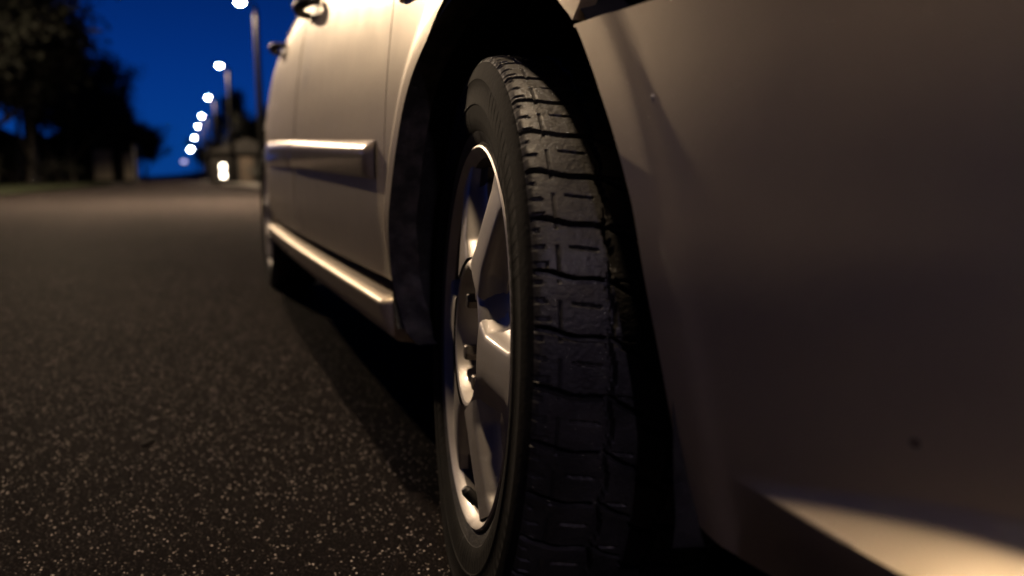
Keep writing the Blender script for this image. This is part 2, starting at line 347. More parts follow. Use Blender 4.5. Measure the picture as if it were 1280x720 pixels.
# rear quarter with its own opening
RC = np.array([3.352, .30]); rr = .362
def rq():
    T = np.linspace(R_(-10), R_(190), 90); y0, y1, zb, zt = Y_D3+.004, 4.18, .26, .95
    SS, ZZ = [], []
    for t in T:
        d = np.array([-math.cos(t), math.sin(t)]); cand = []
        if d[0] > 1e-6: cand.append((y1-RC[0])/d[0])
        if d[0] < -1e-6: cand.append((y0-RC[0])/d[0])
        if d[1] > 1e-6: cand.append((zt-RC[1])/d[1])
        if d[1] < -1e-6: cand.append((zb-RC[1])/d[1])
        ro = max(min(cand), rr+.003); V = np.linspace(0, 1, 24); Rr = rr+(ro-rr)*V
        SS.append(sy(RC[0]+d[0]*Rr)); ZZ.append(RC[1]+d[1]*Rr)
    return np.array(SS), np.array(ZZ)
S, Z = rq(); dr = np.hypot(S-sy(RC[0]), Z-RC[1])-rr
cp_(panel('rear_fender', S, Z, .004*(1-sm((dr-.02)/.03)), None))
s_t = np.linspace(sy(3.72), SL[-1]-.02, 60); z_t = np.linspace(.24, .95, 20); S, Z = np.meshgrid(s_t, z_t); cp_(panel('rear_bumper', S, Z, -.003+0*S, None, edges='ud'))
# sill: outward rounded ledge below the doors
ys = np.concatenate([[1.0605, 1.061], np.linspace(1.063, 1.12, 8), np.linspace(1.16, 2.9, 40), np.linspace(2.93, 2.965, 5)])
prof = [(-.060, .215), (-.035, .216), (-.012, .221), (.000, .232), (.005, .250), (.0085, .266), (.0105, .2755), (.0112, .2785), (.0095, .2815), (.004, .2845), (-.006, .2870), (-.020, .289), (-.045, .295)]
G = []
for o_, z_ in prof:
    e = np.clip((ys-1.061)/.006, 0, 1)**.5
    G.append(body(sy(ys), np.full_like(ys, z_)+(1-e)*0, o_+q(z_)*.75-(1-e)*.03))
sill = cp_(link('sill', grid('sill', np.array(G)), M['paint']))
# dark inner body behind all gaps, closing the shell and casting the shadow under the car
def shell():
    mb = MB(); s_all = np.linspace(0.01, SL[-1]-.01, 160)
    # above-sill inner skin leaves the two wheel wells open
    V, Fc = [], []
    zs = np.array([.27, .32, .45, .6, .7, .8, .93])
    G = np.array([body(s_all, np.full_like(s_all, z), -.03) for z in zs])
    idx = np.arange(G.shape[0]*G.shape[1]).reshape(G.shape[:2]); V = [tuple(v) for v in G.reshape(-1, 3)]
    for i in range(len(zs)-1):
        for j in range(len(s_all)-1):
            c = G[i:i+2, j:j+2].reshape(-1, 3).mean(0)
            if any(math.hypot(c[1]-y_, c[2]-.3) < .43 and c[0] < .6 for y_ in (.74, 3.352)): continue
            Fc.append((idx[i, j], idx[i, j+1], idx[i+1, j+1], idx[i+1, j]))
    return V, Fc
V, Fc = shell(); cp_(link('inner_shell', mesh('inner_shell', V, Fc), M['black']))
mb = MB()
mb.box(.30, 1.86, 1.13, 2.95, .20, .235); mb.box(.62, 1.54, .0, 1.13, .19, .22); mb.box(.62, 1.54, 2.95, 4.1, .21, .235); mb.box(.36, 1.7, .03, .30, .24, .27)
mb.box(.60, .63, .30, 1.13, .20, .9); mb.box(1.53, 1.56, .30, 1.13, .20, .9); mb.box(.60, .63, 2.94, 3.8, .235, .9); mb.box(1.53, 1.56, 2.94, 3.8, .235, .9)
cp_(mb.build('underbody', M['black'], None, smooth=False))
# far side, hood, roof, glass
far = body(np.linspace(0.02, SL[-1]-.02, 120)[None, :]*np.ones((12, 1)), np.linspace(.27, .945, 12)[:, None]*np.ones((1, 120)), 0)
far = far.copy(); far[..., 0] = 2.16-far[..., 0]
V = far.reshape(-1, 3); I = np.arange(len(V)).reshape(far.shape[:2]); Fc = []
for i in range(11):
    for j in range(119):
        c = far[i:i+2, j:j+2].reshape(-1, 3).mean(0)
        if any(math.hypot(c[1]-y_, c[2]-.3) < .37 for y_ in (.74, 3.352)): continue
        Fc.append((I[i, j], I[i, j+1], I[i+1, j+1], I[i+1, j]))
o = cp_(link('side_body', mesh('side_body', V, Fc), M['paint'])); o['label'] = 'kerb-side body panels'
def cross(y, xs, zs_): return [(x, y, z) for x, z in zip(xs, zs_)]
rows = []
for y in np.linspace(.10, 1.25, 14):
    e = float(body(sy(max(y, .14)), .93)[0]) if y > .14 else .46; xs = np.linspace(e+.004, 2.156-e, 22)
    zedge = np.interp(y, [.10, .22, .45, 1.06, 1.25], [.72, .846, .902, .934, .945]); zc = zedge+.075*sm((y+.2)/1.0)
    rows.append(cross(y, xs, zedge+(zc-zedge)*(1-np.abs((xs-1.08)/(1.08-e))**3.2)))
o = cp_(link('bonnet', grid('bonnet', rows), M['paint']))
rows = []   # greenhouse: windscreen, roof, rear glass as one closed lofted shell split in two materials
YS = [1.10, 1.28, 1.48, 1.70, 1.9, 2.3, 2.8, 3.2, 3.5, 3.75, 3.95, 4.08]; ZR = [.99, 1.12, 1.25, 1.36, 1.40, 1.43, 1.43, 1.40, 1.35, 1.22, 1.08, .97]
for y, zr in zip(YS, ZR):
    e = float(body(sy(min(y, 3.9)), .945)[0])+.012; k = min(1, (zr-.945)/.45); xr = e+.20*k+.02
    lx = [e, e+(xr-e)*.5, xr, xr+.09]; lz = [.945, .945+(zr-.05-.945)*.5, zr-.05, zr-.012]
    rows.append([(x, y, z) for x, z in zip(lx, lz)]+[(1.08, y, zr)]+[(2.16-x, y, z) for x, z in zip(lx[::-1], lz[::-1])])
me = grid('roof', rows); ro = link('roof', me, [M['paint'], M['glass']])
for p in me.polygons:
    c = p.center
    if c.z < 1.33 and not (c.y > 3.4 and c.x < .6): p.material_index = 1
cp_(ro)
for y0, y1 in ((1.30, 1.98), (2.08, 2.85)):
    mb = MB(); mb.tube([tuple(body(sy(y), .948, .003)) for y in np.linspace(y0, y1, 12)], .006, 8); cp_(mb.build('window_seal', M['trim'], None, smooth=True))
# headlamp and front indicator, both just outside the picture
S, Z = np.meshgrid(np.linspace(sy(.125), SL[0]+.42, 24), np.linspace(.60, .735, 10)); o = panel('headlamp', S, Z, -.004+.0*S, None, m='lensclear'); cp_(o)
S, Z = np.meshgrid(np.linspace(SL[0]+.40, .02, 20), np.linspace(.58, .72, 10)); cp_(panel('grille', S, Z, -.012+0*S, None, m='trim'))

# rub strips on the doors
def strip(y0, y1, h0, h1, door_):
    """h = (z low, z high) at front / rear end; two facets, upper one tilted to the sky"""
    yy = np.concatenate([[y0, y0+.003, y0+.009, y0+.02], np.linspace(y0+.05, y1-.03, 16), [y1-.006, y1]]); G = []
    T = (yy-y0)/(y1-y0); lo = h0[0]+(h1[0]-h0[0])*T; hi = h0[1]+(h1[1]-h0[1])*T
    end = np.clip((yy-y0)/.012, 0, 1)**.5*np.clip((y1-yy)/.008+.2, 0, 1)
    for k, o_ in ((0, -.002), (0.02, .009), (.10, .0125), (.62, .0155), (.72, .0158), (.80, .0140), (.95, .0045), (1.0, .000), (1.0, -.004)):
        G.append(body(sy(yy), lo+(hi-lo)*k, (o_*np.maximum(end, .15))+.001))
    me = grid('rub_strip', np.array(G)); me.set_sharp_from_angle(angle=R_(40)); o = link('rub_strip', me, M['strip']); cp_(o, door_); return o
z_lo = lambda y: np.interp(y, [1.12, 2.75], [.457, .505]); z_hi = lambda y: np.interp(y, [1.12, 2.75], [.513, .588])
strip(1.112, Y_D2-.012, (.457, .513), (z_lo(2.05), z_hi(2.05)), door)
strip(Y_D2+.012, 2.90, (z_lo(2.08), z_hi(2.08)), (z_lo(2.9), z_hi(2.9)), door2)
# handles: bowed grip on two feet with a dark recess plate
def handle(y0, z0, door_):
    mb = MB(); pts, rad = [], []
    for t in np.linspace(0, 1, 15):
        y = y0-.085+.17*t; o_ = .006+.034*math.sin(math.pi*t)**.45; p = body(sy(y), z0+.004*math.sin(math.pi*t), o_); pts.append(tuple(p)); rad.append(.009+.006*math.sin(math.pi*t))
    mb.tube(pts, rad, 12)
    o = mb.build('door_handle', M['trim']); cp_(o, door_)
    S, Z = np.meshgrid(np.linspace(sy(y0-.06), sy(y0+.06), 10), np.linspace(z0-.022, z0+.022, 6)); cp_(panel('handle_recess', S, Z, .003+0*S, None, m='trim', ret=.006), door_)
handle(1.90, .853, door); handle(2.73, .885, door2)
# turn repeater on the fender
mb = MB(); p = body(sy(.985), .694, .003); mb.box(p[0]-.004, p[0]+.008, p[1]-.026, p[1]+.026, .684, .704, .004); cp_(mb.build('side_indicator', M['orange']))
# water drops, coloured opaque white to stand in for lamp glints
def drop(y, z, r, door_=None, out=None):
    p = body(sy(y), z, float(relief(sy(y), z)) if out is None else out); mb = MB()
    bmesh.ops.create_uvsphere(mb.b, u_segments=14, v_segments=8, radius=r, matrix=Matrix.Translation(p) @ Matrix.Diagonal((.55, 1, 1.25, 1)))
    o = mb.build('drop_glint', M['glint_white']); cp_(o, door_)
for y, z, r in ((.42,.509,.0011),): drop(y, z, r, bumper if y < .5 else fender)

# wheel wells
def liner(yc, zc, fn, name, x0=.262, x1=.60):
    T = np.linspace(R_(-14), R_(190), 60); G = []
    for t in T:
        r = fn(t); row = []
        yb = min(max(yc-math.cos(t)*r, .3), 3.9); xb = float(body(sy(yb), .45)[0])+.006
        for x, k in ((xb, 0), (xb+.02, .006), (xb+.05, .010), (xb+.14, .012), (xb+.22, .010), (x1, .008)):
            w_ = .004*math.sin(t*9+x*20); row.append((x+(.0), yc-math.cos(t)*(r+k+w_), zc+math.sin(t)*(r+k+w_)))
        G.append(row)
    return cp_(link(name, grid(name, G), M['liner']))
Aang = np.unwrap(np.arctan2(ARC[:,1]-.30, -(ARC[:,0]-.73))); Ar = np.hypot(ARC[:,1]-.30, ARC[:,0]-.73); oo = np.argsort(Aang)
o = liner(.73, .30, lambda t: float(np.interp((t), Aang[oo] if Aang.min() > -1 else Aang[oo]+2*math.pi, Ar[oo]))+.006, 'wheel_liner')
liner(3.352, .30, lambda t: rr+.004, 'wheel_liner', x0=.275)
for y0, y1 in ((.3, 1.13), (2.94, 3.8)): mb = MB(); mb.box(.60, .604, y0, y1, .2, .72); cp_(mb.build('inner_fender', M['black']))
# grimy return lip of the fender behind the wheel, facing forward
k0, k1 = 0, 120; E_ = ARC[k0:k1]; G = []
for y, z in E_[::2]:
    row = []
    for j in range(9):
        t = j/8; b_ = body(sy(y), z, .004-.003*t)
        d = np.array([.73-y, .33-z]); d /= np.linalg.norm(d)
        wob = .0025*math.sin(z*70+j)+.002*math.sin(z*190); fd = float(np.clip((.56-z)/.2, 0, 1)); row.append((b_[0]+t*.034, b_[1]+d[0]*(.016*t+wob*t)*fd, b_[2]+d[1]*(.006*t)*fd))
    G.append(row)
cp_(link('fender_lip', grid('fender_lip', G), M['grime']))

# ------------------------------------------------------------------ wheel (axis = local x, outer face towards -x)
def tyre_mesh():
    # side + tread profile sampled by arc
    pr = np.array([(.010,.1955),(.002,.2005),(-.002,.2050),(-.0050,.2140),(-.0056,.2155),(-.0070,.2165),(-.0098,.228),(-.0108,.2395),(-.0120,.2405),(-.0120,.2425),(-.0112,.2435),(-.0112,.255),(-.0108,.264),(-.0116,.2650),(-.0112,.2668),(-.0098,.2725),(-.0080,.2775),(-.0058,.2815)])
    W = .166; crown = []; X0_ = -.012
    xs = np.linspace(-.0030, W-.0085, 100)
    rt = .2915-((xs-.077)/.083)**2*.0032-((np.abs(xs-.077)/.083)**8)*.0042
    prof = np.vstack([pr, np.stack([xs, rt], 1), np.stack([W-pr[::-1, 0], pr[::-1, 1]], 1)])
    n = 2400; th = np.arange(n)*2*math.pi/n; npf = len(prof)
    X = np.repeat(prof[:, 0][None], n, 0); Rr = np.repeat(prof[:, 1][None], n, 0); Th = np.repeat(th[:, None], npf, 1)
    NB = 44; pitch = 2*math.pi*.298/NB
    xx = X+.009
    tread = (xx > .004) & (xx < W-.004) & (Rr > .2795)
    sgn = np.where(xx < W/2, 1, -1); xo = np.where(xx < W/2, xx, W-xx)
    var = .035*np.sin(th*3)[:, None]
    def gro(phase, x_slope, off, wid):
        f = (Th*NB/(2*math.pi)+off+x_slope*xo/.05*sgn+.03*np.sin(xo*150)+var) % 1; d = np.abs(f-.5)*pitch; return 1-np.clip((d-wid*.5)/.0007, 0, 1)
    D = np.zeros_like(X)
    row0 = xo < .058; row1 = (xo >= .058)
    D = np.maximum(D, np.where(row0, gro(0, -.20, 0, .0042)*.0075, 0))
    D = np.maximum(D, np.where(row1, gro(0, -.55, .45, .0036)*.0058, 0))
    D = np.maximum(D, (1-np.clip((np.abs(xo-.0585-.0018*np.sin(Th*NB))-.0014)/.0010, 0, 1))*.0060)
    D = np.maximum(D, (1-np.clip((np.abs(xo-.0205)-.0003)/.0012, 0, 1))*.0016*((Th*NB/(2*math.pi)) % 1 < .7))
    # sipes
    for x0_, x1_, off in ((.030, .050, .5), (.062, .078, .0)):
        f = (Th*NB/(2*math.pi)+off-.13*xo/.05*sgn+var) % 1; d = np.abs(f-.5)*pitch
        D = np.maximum(D, ((xo > x0_) & (xo < x1_)) * (1-np.clip((d-.0004)/.0012, 0, 1))*.0022)
    # notched outer shoulder
    f = (Th*NB*3/(2*math.pi)+.2*np.sin(Th*7)) % 1
    D = np.maximum(D, ((xo < .011+.003*np.sin(Th*NB)) & (f < .3)) * .0018)
    D = np.where(tread, D, 0)
    # fine mould texture, slight wear
    D += np.where(tread, .00007*rng.standard_normal(D.shape), 0)
    # sidewall: raised shoulder ribs, worn
    kn = (X < -.006) & (((Rr > .221) & (Rr < .2385)) | ((Rr > .2455) & (Rr < .256))); arc_ = (np.sin(Th*4+.8+Rr*40) > -.15); pat = (np.sin(Th*118+900*Rr*np.sign(np.sin(Th*31))) > .1); X = np.where(kn & arc_ & pat, X-.00045, X)
    side_ = (xx < -9) & (Rr > .262) & (Rr < .290)
    f2 = (Th*NB/(2*math.pi)) % 1; Rr = np.where(side_ & (f2 < .5), Rr+.0006, Rr); X = np.where(side_ & (f2 < .5), X-.0007, X)
    Rr = Rr-D
    Y = np.cos(Th)*Rr; Zz = np.sin(Th)*Rr
    flat = Zz < -.2905; Zz = np.where(flat, -.2908, Zz)
    bulge = np.clip((-Zz-.20)/.09, 0, 1)**2*.006; X = np.where(X < .02, X-bulge, X)
    me = grid('tyre', np.stack([X, Y, Zz], -1), closeu=True); me.set_sharp_from_angle(angle=R_(42)); return me
TYRE = tyre_mesh()
for p in TYRE.polygons:
    if p.center.x < -.0062 or p.center.x > .161: p.material_index = 1
def rim_obj(parent):
    mb = MB()
    mb.lathe([(.016,.1860),(.006,.1885),(.0015,.1930),(-.0030,.1965),(-.0042,.1985),(-.0030,.2005),(.002,.2008),(.010,.1965)], 160, 'x')
    mb.lathe([(.016,.1860),(.030,.1835),(.050,.1800),(.085,.1740),(.12,.1740),(.150,.1800),(.163,.2005),(.168,.2000)], 160, 'x')
    # hub drum: rounded outer rim of the cup, cup wall and floor
    mb.lathe([(.050,.103),(.028,.0985),(.012,.0930),(.000,.0860),(-.0065,.0790),(-.0080,.0745),(-.0068,.0715),(-.002,.0695),(.008,.0680),(.0175,.0665),(.0205,.062),(.021,.034),(.050,.032),(.085,.031)], 120, 'x')
    # dished web ring behind six flat-faced arms; openings stay between web and rim
    mb.lathe([(-.001, .0850), (.0045, .0890), (.0120, .0960), (.0185, .1070), (.0225, .1220), (.0235, .1400), (.0255, .1530), (.0300, .1560), (.0380, .1560)], 160, 'x')
    sec = [(-1.75, .036), (-1.70, .0255), (-1.40, .0225), (-1.18, .0165), (-1.07, .0090), (-1.01, .0036), (-.93, .0010), (-.78, .0), (-.4, -.0006), (0, -.0008), (.4, -.0006), (.78, .0), (.93, .0010), (1.01, .0036), (1.07, .0090), (1.18, .0165), (1.40, .0225), (1.70, .0255), (1.75, .036)]
    for k in range(6):
        a = R_(SP0+60*k); rings = []
        for r in np.linspace(.0770, .1885, 34):
            u = (r-.0770)/(.1885-.0770)
            wh = .0225+.009*max(0, .22-u)/.22+.010*max(0, u-.82)/.18*u
            base = -.0090+.0108*u**1.4; rings.append([mb.b.verts.new((base+h_*(1-.35*u), -math.sin(a)*r-math.cos(a)*tt_*wh, math.cos(a)*r-math.sin(a)*tt_*wh)) for tt_, h_ in sec])
        for r0, r1 in zip(rings, rings[1:]):
            for j in range(len(r0)-1): mb.b.faces.new((r0[j], r0[j+1], r1[j+1], r1[j]))
            mb.b.faces.new((r0[-1], r0[0], r1[0], r1[-1]))
    o = mb.build('rim', [M['alloy'], M['barrel']], parent, sharp=38)
    for p in o.data.polygons:
        if p.center.x > .011 and math.hypot(p.center.y, p.center.z) > .168: p.material_index = 1
    return o
SP0 = 31
def make_wheel():
    root = bpy.data.objects.new('wheel', None); COL.objects.link(root); root.parent = car; root.empty_display_size = .1
    link('tyre', TYRE, [M['rubber'], M['sidewall']], root)
    rim_obj(root)
    for k in range(5):
        a = R_(20+72*k); c = (0, -math.sin(a)*.0505, math.cos(a)*.0505)
        mb = MB(); mb.lathe([(.0215,.0118),(.016,.0118),(.0145,.0108)], 24, 'x', c); mb.lathe([(.016,.0092),(.0000,.0090),(-.0018,.0075),(-.0021,.001)], 6, 'x', c, cap=True)
        mb.build('wheel_bolt', M['steel'], root, sharp=30)
    mb = MB(); mb.lathe([(.058,.0305),(.052,.0300),(.050,.024),(.054,.022),(.054,.001)], 40, 'x'); mb.build('hub_bore', M['cast'], root, sharp=35)
    a = R_(166); mb = MB(); p0 = Vector((.010, -math.sin(a)*.182, math.cos(a)*.182)); d = Vector((-.55, math.sin(a)*.6, -math.cos(a)*.6)).normalized()
    mb.tube([p0, p0+d*.010, p0+d*.0105, p0+d*.026, p0+d*.030], [.0045, .0045, .0062, .0060, .0035], 14); mb.build('valve', M['trim'], root, sharp=30)
    mb = MB(); mb.lathe([(.070,.06),(.070,.130),(.092,.130),(.092,.06)], 90, 'x'); mb.build('brake_disc', M['steel'], root, sharp=35)
    mb = MB()
    mb.box(.050, .115, .075, .150, -.06, .06, .012); mb.build('brake_caliper', M['cast'], root)
    mb = MB(); mb.lathe([(.098,.02),(.098,.165),(.104,.165),(.104,.02)], 60, 'x'); mb.build('dust_shield', M['cast'], root)
    return root
wheel = make_wheel()
STEER, CAMB = R_(9.572), R_(2.72)
wheel.location = Vector((.2615, .752, .2915))-Vector(car.location); wheel.rotation_euler = (0, CAMB, -STEER)
wheel['label'] = 'front wheel turned outward'
def copy_wheel(loc, rot):
    c = wheel.copy(); COL.objects.link(c); c.parent = car; c.location = Vector(loc)-Vector(car.location); c.rotation_euler = rot; c['label'] = 'unturned rear wheel'
    for ch in wheel.children:
        d = ch.copy(); COL.objects.link(d); d.parent = c
    return c
copy_wheel((.258, 3.352, .291), (R_(25), 0, 0))
copy_wheel((1.884, 3.352, .291), (R_(55), 0, math.pi))
c = copy_wheel((1.902, .752, .2925), (R_(0), 0, math.pi-STEER)); c['label'] = 'kerb-side front wheel'
# suspension bits behind the wheel
mb = MB(); mb.tube([(.38, .77, .33), (.46, .78, .62)], .028); mb.tube([(.36, .77, .20), (.7, .80, .22)], .02); mb.tube([(.38, .9, .26), (.75, .92, .27)], .011); cp_(mb.build('suspension_strut', M['cast']))

# ------------------------------------------------------------------ ground and road (road runs 1.5 degrees left of the car)
RD = R_(1.49); RM = Matrix.Rotation(RD, 4, 'Z')
def rd(x, y, z=0): v = RM @ Vector((x, y, z)); return v
def sheet(name, x0, x1, y0, y1, z, m, nx=1, ny=1, bumpy=0):
    xs = np.linspace(x0, x1, nx+1); ys_ = np.linspace(y0, y1, ny+1)
    G = [[tuple(rd(x, y, z+(bumpy*rng.standard_normal() if 0 < i < nx else 0))) for i, x in enumerate(xs)] for y in ys_]
    o = link(name, grid(name, G, flip=True), M[m]); o['kind'] = 'structure'; return o
XL, XR = -4.2, 2.95
sheet('ground', -900, 900, -300, 1800, -.03, 'soil')
sheet('road', XL, XR, -60, 700, 0, 'asphalt')
sheet('verge', XL-30, XL-.003, -60, 500, .03, 'soil', 12, 60, .012)
sheet('pavement', XR+.153, XR+2.2, -60, 500, .115, 'kerb')
mb = MB(); mb.box(XR, XR+.15, -60, 500, -.02, .12, .012); o = mb.build('kerb', M['kerb']); o.data.transform(RM); o['kind'] = 'structure'
sheet('verge', XR+2.203, XR+40, -60, 500, .10, 'soil', 12, 60, .012)
# grass on the left verge
V, Fc = [], []
for _ in range(26000):
    x = XL-.02-abs(random.gauss(0, 2.2)); y = random.uniform(7, 60); h = random.uniform(.05, .17); a = random.uniform(0, 6.28); w_ = .009+y*.0003; p = rd(x, y, .02)
    dx, dy = math.cos(a)*w_, math.sin(a)*w_; lx, ly = random.gauss(0, .05), random.gauss(0, .05); i = len(V)
    V += [(p.x-dx, p.y-dy, .02), (p.x+dx, p.y+dy, .02), (p.x+lx, p.y+ly, .02+h)]; Fc.append((i, i+1, i+2))
o = link('verge_grass', mesh('verge_grass', V, Fc, False), M['grass']); tag(o, 'short dark grass on the verge left of the road', 'grass', kind='stuff')
# hill line closing the road
xs = np.linspace(-700, 700, 90); top = [(x, 1100+60*math.sin(x*.004), 9+5*math.sin(x*.011)+3*math.sin(x*.031)+rng.random()*1.2) for x in xs]
G = [[(x, y-120, -1) for x, y, z in top], top, [(x, y+200, -1) for x, y, z in top]]; o = link('hill', grid('hill', G), M['hill']); o['kind'] = 'structure'
# small dark pebble shape added in place of a pit in the road
def pebble(name, x, y, r, label):
    mb = MB(); bmesh.ops.create_icosphere(mb.b, subdivisions=3, radius=1)
    for v in mb.b.verts: v.co *= 1+.16*math.sin(v.co.x*5+1)*math.cos(v.co.y*4)+.06*math.sin(v.co.z*11)
    bmesh.ops.transform(mb.b, matrix=Matrix.Translation((x, y, r*.35)) @ Matrix.Rotation(.9, 4, 'Z') @ Matrix.Diagonal((r*1.9, r*.8, r*.6, 1)), verts=mb.b.verts)
    o = mb.build(name, M['bark']); tag(o, label, 'pit stand-in')
pebble('pit_lump', -.11, 1.41, .008, 'small dark lump standing in for a pit in the near asphalt')

# ------------------------------------------------------------------ street lamps
def bulb_mat(name, col, s):
    m = mat(name, (.8, .8, .8), .4, emit=col, es=s); m.cycles.emission_sampling = 'NONE'; return m
BW = bulb_mat('lamp_glow', (1.0, .86, .72), 120); BV = bulb_mat('lamp_glow_violet', (.75, .68, 1.0), 1.6)
def street_lamp(loc, arm_dir, arm, H, bulb, power, colour, label, group, br=.20, cone=150, blend=.7):
    root = empty('street_lamp', loc, label, 'street lamp', group)
    mb = MB(); mb.lathe([(0,.19),(.02,.19),(1.1,.185),(1.15,.175),(H-.5,.11),(H,.045)], 20, 'z', cap=True); mb.build('pole', M['pole'], root, sharp=40)
    d = Vector(arm_dir).normalized(); mb = MB(); mb.tube([Vector((0, 0, H-.06)), Vector((0, 0, H+.02))+d*arm*.2, Vector((0, 0, H+.13))+d*arm*.8], [.04, .036, .032], 12); mb.build('arm', M['pole'], root)
    c = Vector((0, 0, H+.10))+d*arm; ang = math.atan2(d.y, d.x); mb = MB()
    mb.box(-.34, .34, -.15, .15, 0, .13, .05, Matrix.Translation(c) @ Matrix.Rotation(ang, 4, 'Z')); mb.build('lamp_head', M['pole'], root)
    mb = MB(); bmesh.ops.create_uvsphere(mb.b, u_segments=24, v_segments=14, radius=br, matrix=Matrix.Translation(c+Vector((0, 0, -.06))) @ Matrix.Diagonal((1.15, .8, .62, 1))); bo = mb.build('lamp_glass', bulb, root)
    if power:
        ld = bpy.data.lights.new('lamp_light', 'SPOT'); ld.energy = power; ld.color = colour; ld.spot_size = R_(cone); ld.spot_blend = blend; ld.shadow_soft_size = .16
        lo = bpy.data.objects.new('lamp_light', ld); COL.objects.link(lo); lo.parent = root; lo.location = c+Vector((0, 0, -.26))
    return root
f_ = 945.23; Fv = Vector((math.sin(yaw)*math.cos(pit), math.cos(yaw)*math.cos(pit), -math.sin(pit))); Rv = Vector((math.cos(yaw), -math.sin(yaw), 0)); Uv = Rv.cross(Fv)
# bulb positions measured along the road: (x, y) of each lamp, all 7.8 m high
ROW = [(1.95, 35.4), (1.54, 55.3), (1.03, 77.2), (.51, 100.), (-.01, 120.1), (-.67, 153.2), (-1.89, 217.3), (-6.54, 374.9)]
LBL = ['nearest visible street lamp, its tall dark pole standing right behind the car', 'second street lamp from the car, bright warm head against blue sky', 'third street lamp of the receding row', 'fourth street lamp of the receding row', 'fifth and smallest-looking lamp of the receding row', 'sixth street lamp of the receding row, low over the road', 'seventh street lamp, lowest of the bright white ones', 'farthest street lamp, dim violet, just above the road end']
ad = rd(-1, 0)
for k, (x, y) in enumerate(ROW):
    street_lamp((x+(.55 if k else .62), y, 0), ad, .55 if k else .62, 7.8, BW if k < 7 else BV, (P_ROW*(1.6 if k == 0 else 1.6)) if k < 5 else 0, WARM, LBL[k], 'street lamps along the right kerb', br=(.15, .13, .13, .13, .12, .22, .5, 1.0)[k])
# lamps outside the picture: opposite kerb beside the viewer, and the next one of the right-hand row
street_lamp((3.6, 1.9, 0), (-1, 0, 0), 4.1, 7.6, BW, P_NEAR, (1.0, .73, .46), 'long-armed street lamp on the right kerb reaching over the car, outside the picture', None)
street_lamp((-5.6, -8.3, 0), (1, 0, 0), 4.6, 6.6, BW, P_FRONT, COOL, 'street lamp behind the viewer on the left kerb, outside the picture', None)
street_lamp((-6.0, 22, 0), (1, 0, 0), 2.6, 7.6, BW, P_MID, (1.0, .74, .48), 'street lamp on the left kerb ahead, its head above the picture', None, cone=176, blend=.25)
street_lamp((3.6, 15.2, 0), ad, .6, 7.8, BW, P_HID, WARM, 'street lamp on the right kerb hidden behind the car', None, cone=114, blend=.9)
# ------------------------------------------------------------------ trees
def tree_meshes(seed, H, spread, leafn, conic=False):
    rs = random.Random(seed); mb = MB(); tips = []
    def grow(p, d, L, r, lev):
        pts = [p]; rad = [r]; n = 4
        for i in range(n):
            d = (d+Vector((rs.gauss(0, .16), rs.gauss(0, .16), rs.gauss(.03, .1)))).normalized(); pts.append(pts[-1]+d*L/n); rad.append(r*(1-.5*(i+1)/n))
        mb.tube(pts, rad, 6 if lev else 10, cap=False)
        if lev >= 2: tips.extend(pts[1:])
        if lev < 4:
            for _ in range((5, 4, 4, 3)[lev]):
                i = rs.randint(1, n); a = rs.uniform(0, 6.28); up = rs.uniform(.2, .9); s = spread
                nd = (Vector((math.cos(a)*s, math.sin(a)*s, up))+d*.5).normalized(); grow(pts[i], nd, L*rs.uniform(.5, .72), rad[i]*.6, lev+1)
    if conic:
        mb.tube([(0, 0, 0), (0, 0, H*.95)], [H*.02, .02], 8)
        for i in range(150):
            t = rs.random()**.8; a = rs.uniform(0, 6.28); R0 = (1-t)*H*spread*.5; tips.append(Vector((math.cos(a)*R0*rs.random()**.4, math.sin(a)*R0*rs.random()**.4, H*(.06+.92*t))))
    else: grow(Vector((0, 0, -.05)), Vector((0, 0, 1)), H*.42, H*.022, 0)
    me = bpy.data.meshes.new('trunk'); mb.b.to_mesh(me); mb.b.free(); me.materials.append(M['bark'])
    V, Fc = [], []
    for _ in range(leafn):
        t = rs.choice(tips); c = t+Vector((rs.gauss(0, .35), rs.gauss(0, .35), rs.gauss(0, .3)))*(H/10); s = rs.uniform(.05, .13)*(H/10)*1.3
        u = Vector((rs.gauss(0, 1), rs.gauss(0, 1), rs.gauss(0, 1))).normalized(); v = u.orthogonal().normalized(); i = len(V)
        V += [c-u*s, c+v*s*.5, c+u*s, c-v*s*.5]; Fc.append((i, i+1, i+2, i+3))
    ml = mesh('crown', V, Fc, False); ml.materials.append(M['leaf']); return me, ml
KINDS = [tree_meshes(1, 11, .95, 9000), tree_meshes(2, 10, .8, 9000), tree_meshes(3, 8, .45, 5000, True), tree_meshes(4, 3.2, .9, 4000)]
def tree(kind, x, y, s, label, name='tree', group=None, cat='tree'):
    p = rd(x, y, .02); r = empty(name, p, label, cat, group, random.uniform(0, 6.28)); r.scale = (s, s, s)
    a, b = KINDS[kind]
    for nm, me in (('trunk', a), ('crown', b)):
        o = bpy.data.objects.new(nm, me); COL.objects.link(o); o.parent = r
GL = 'trees beyond the left verge'
tree(0, -9.5, 33, 1.25, 'large dark tree at the far left edge, crown running out of the picture', group=GL)
tree(1, -8.6, 42, 1.35, 'dark bushy tree second from the left edge, behind the verge', group=GL)
tree(0, -8.4, 54, 1.45, 'dark tree over the verge in front of the pale-walled house', group=GL)
tree(1, -8.2, 67, 1.5, 'dark tree left of the pale-walled house', group=GL)
tree(0, -9.0, 82, 1.5, 'tall dark tree beside the pale-walled house', group=GL)
tree(1, -7.8, 94, 1.5, 'dark tree whose right edge meets the blue sky', group=GL)
tree(0, -7.6, 112, 1.35, 'last dark tree on the left before the road end', group=GL)
tree(1, -5.9, 140, 1.25, 'small dark tree nearest the road end on the left', group=GL)
tree(0, -5.6, 175, 1.3, 'farthest dark tree closing the left row at the road end', group=GL)
tree(0, -15, 52, 1.75, 'tallest dark tree set back behind the left row', group=GL)
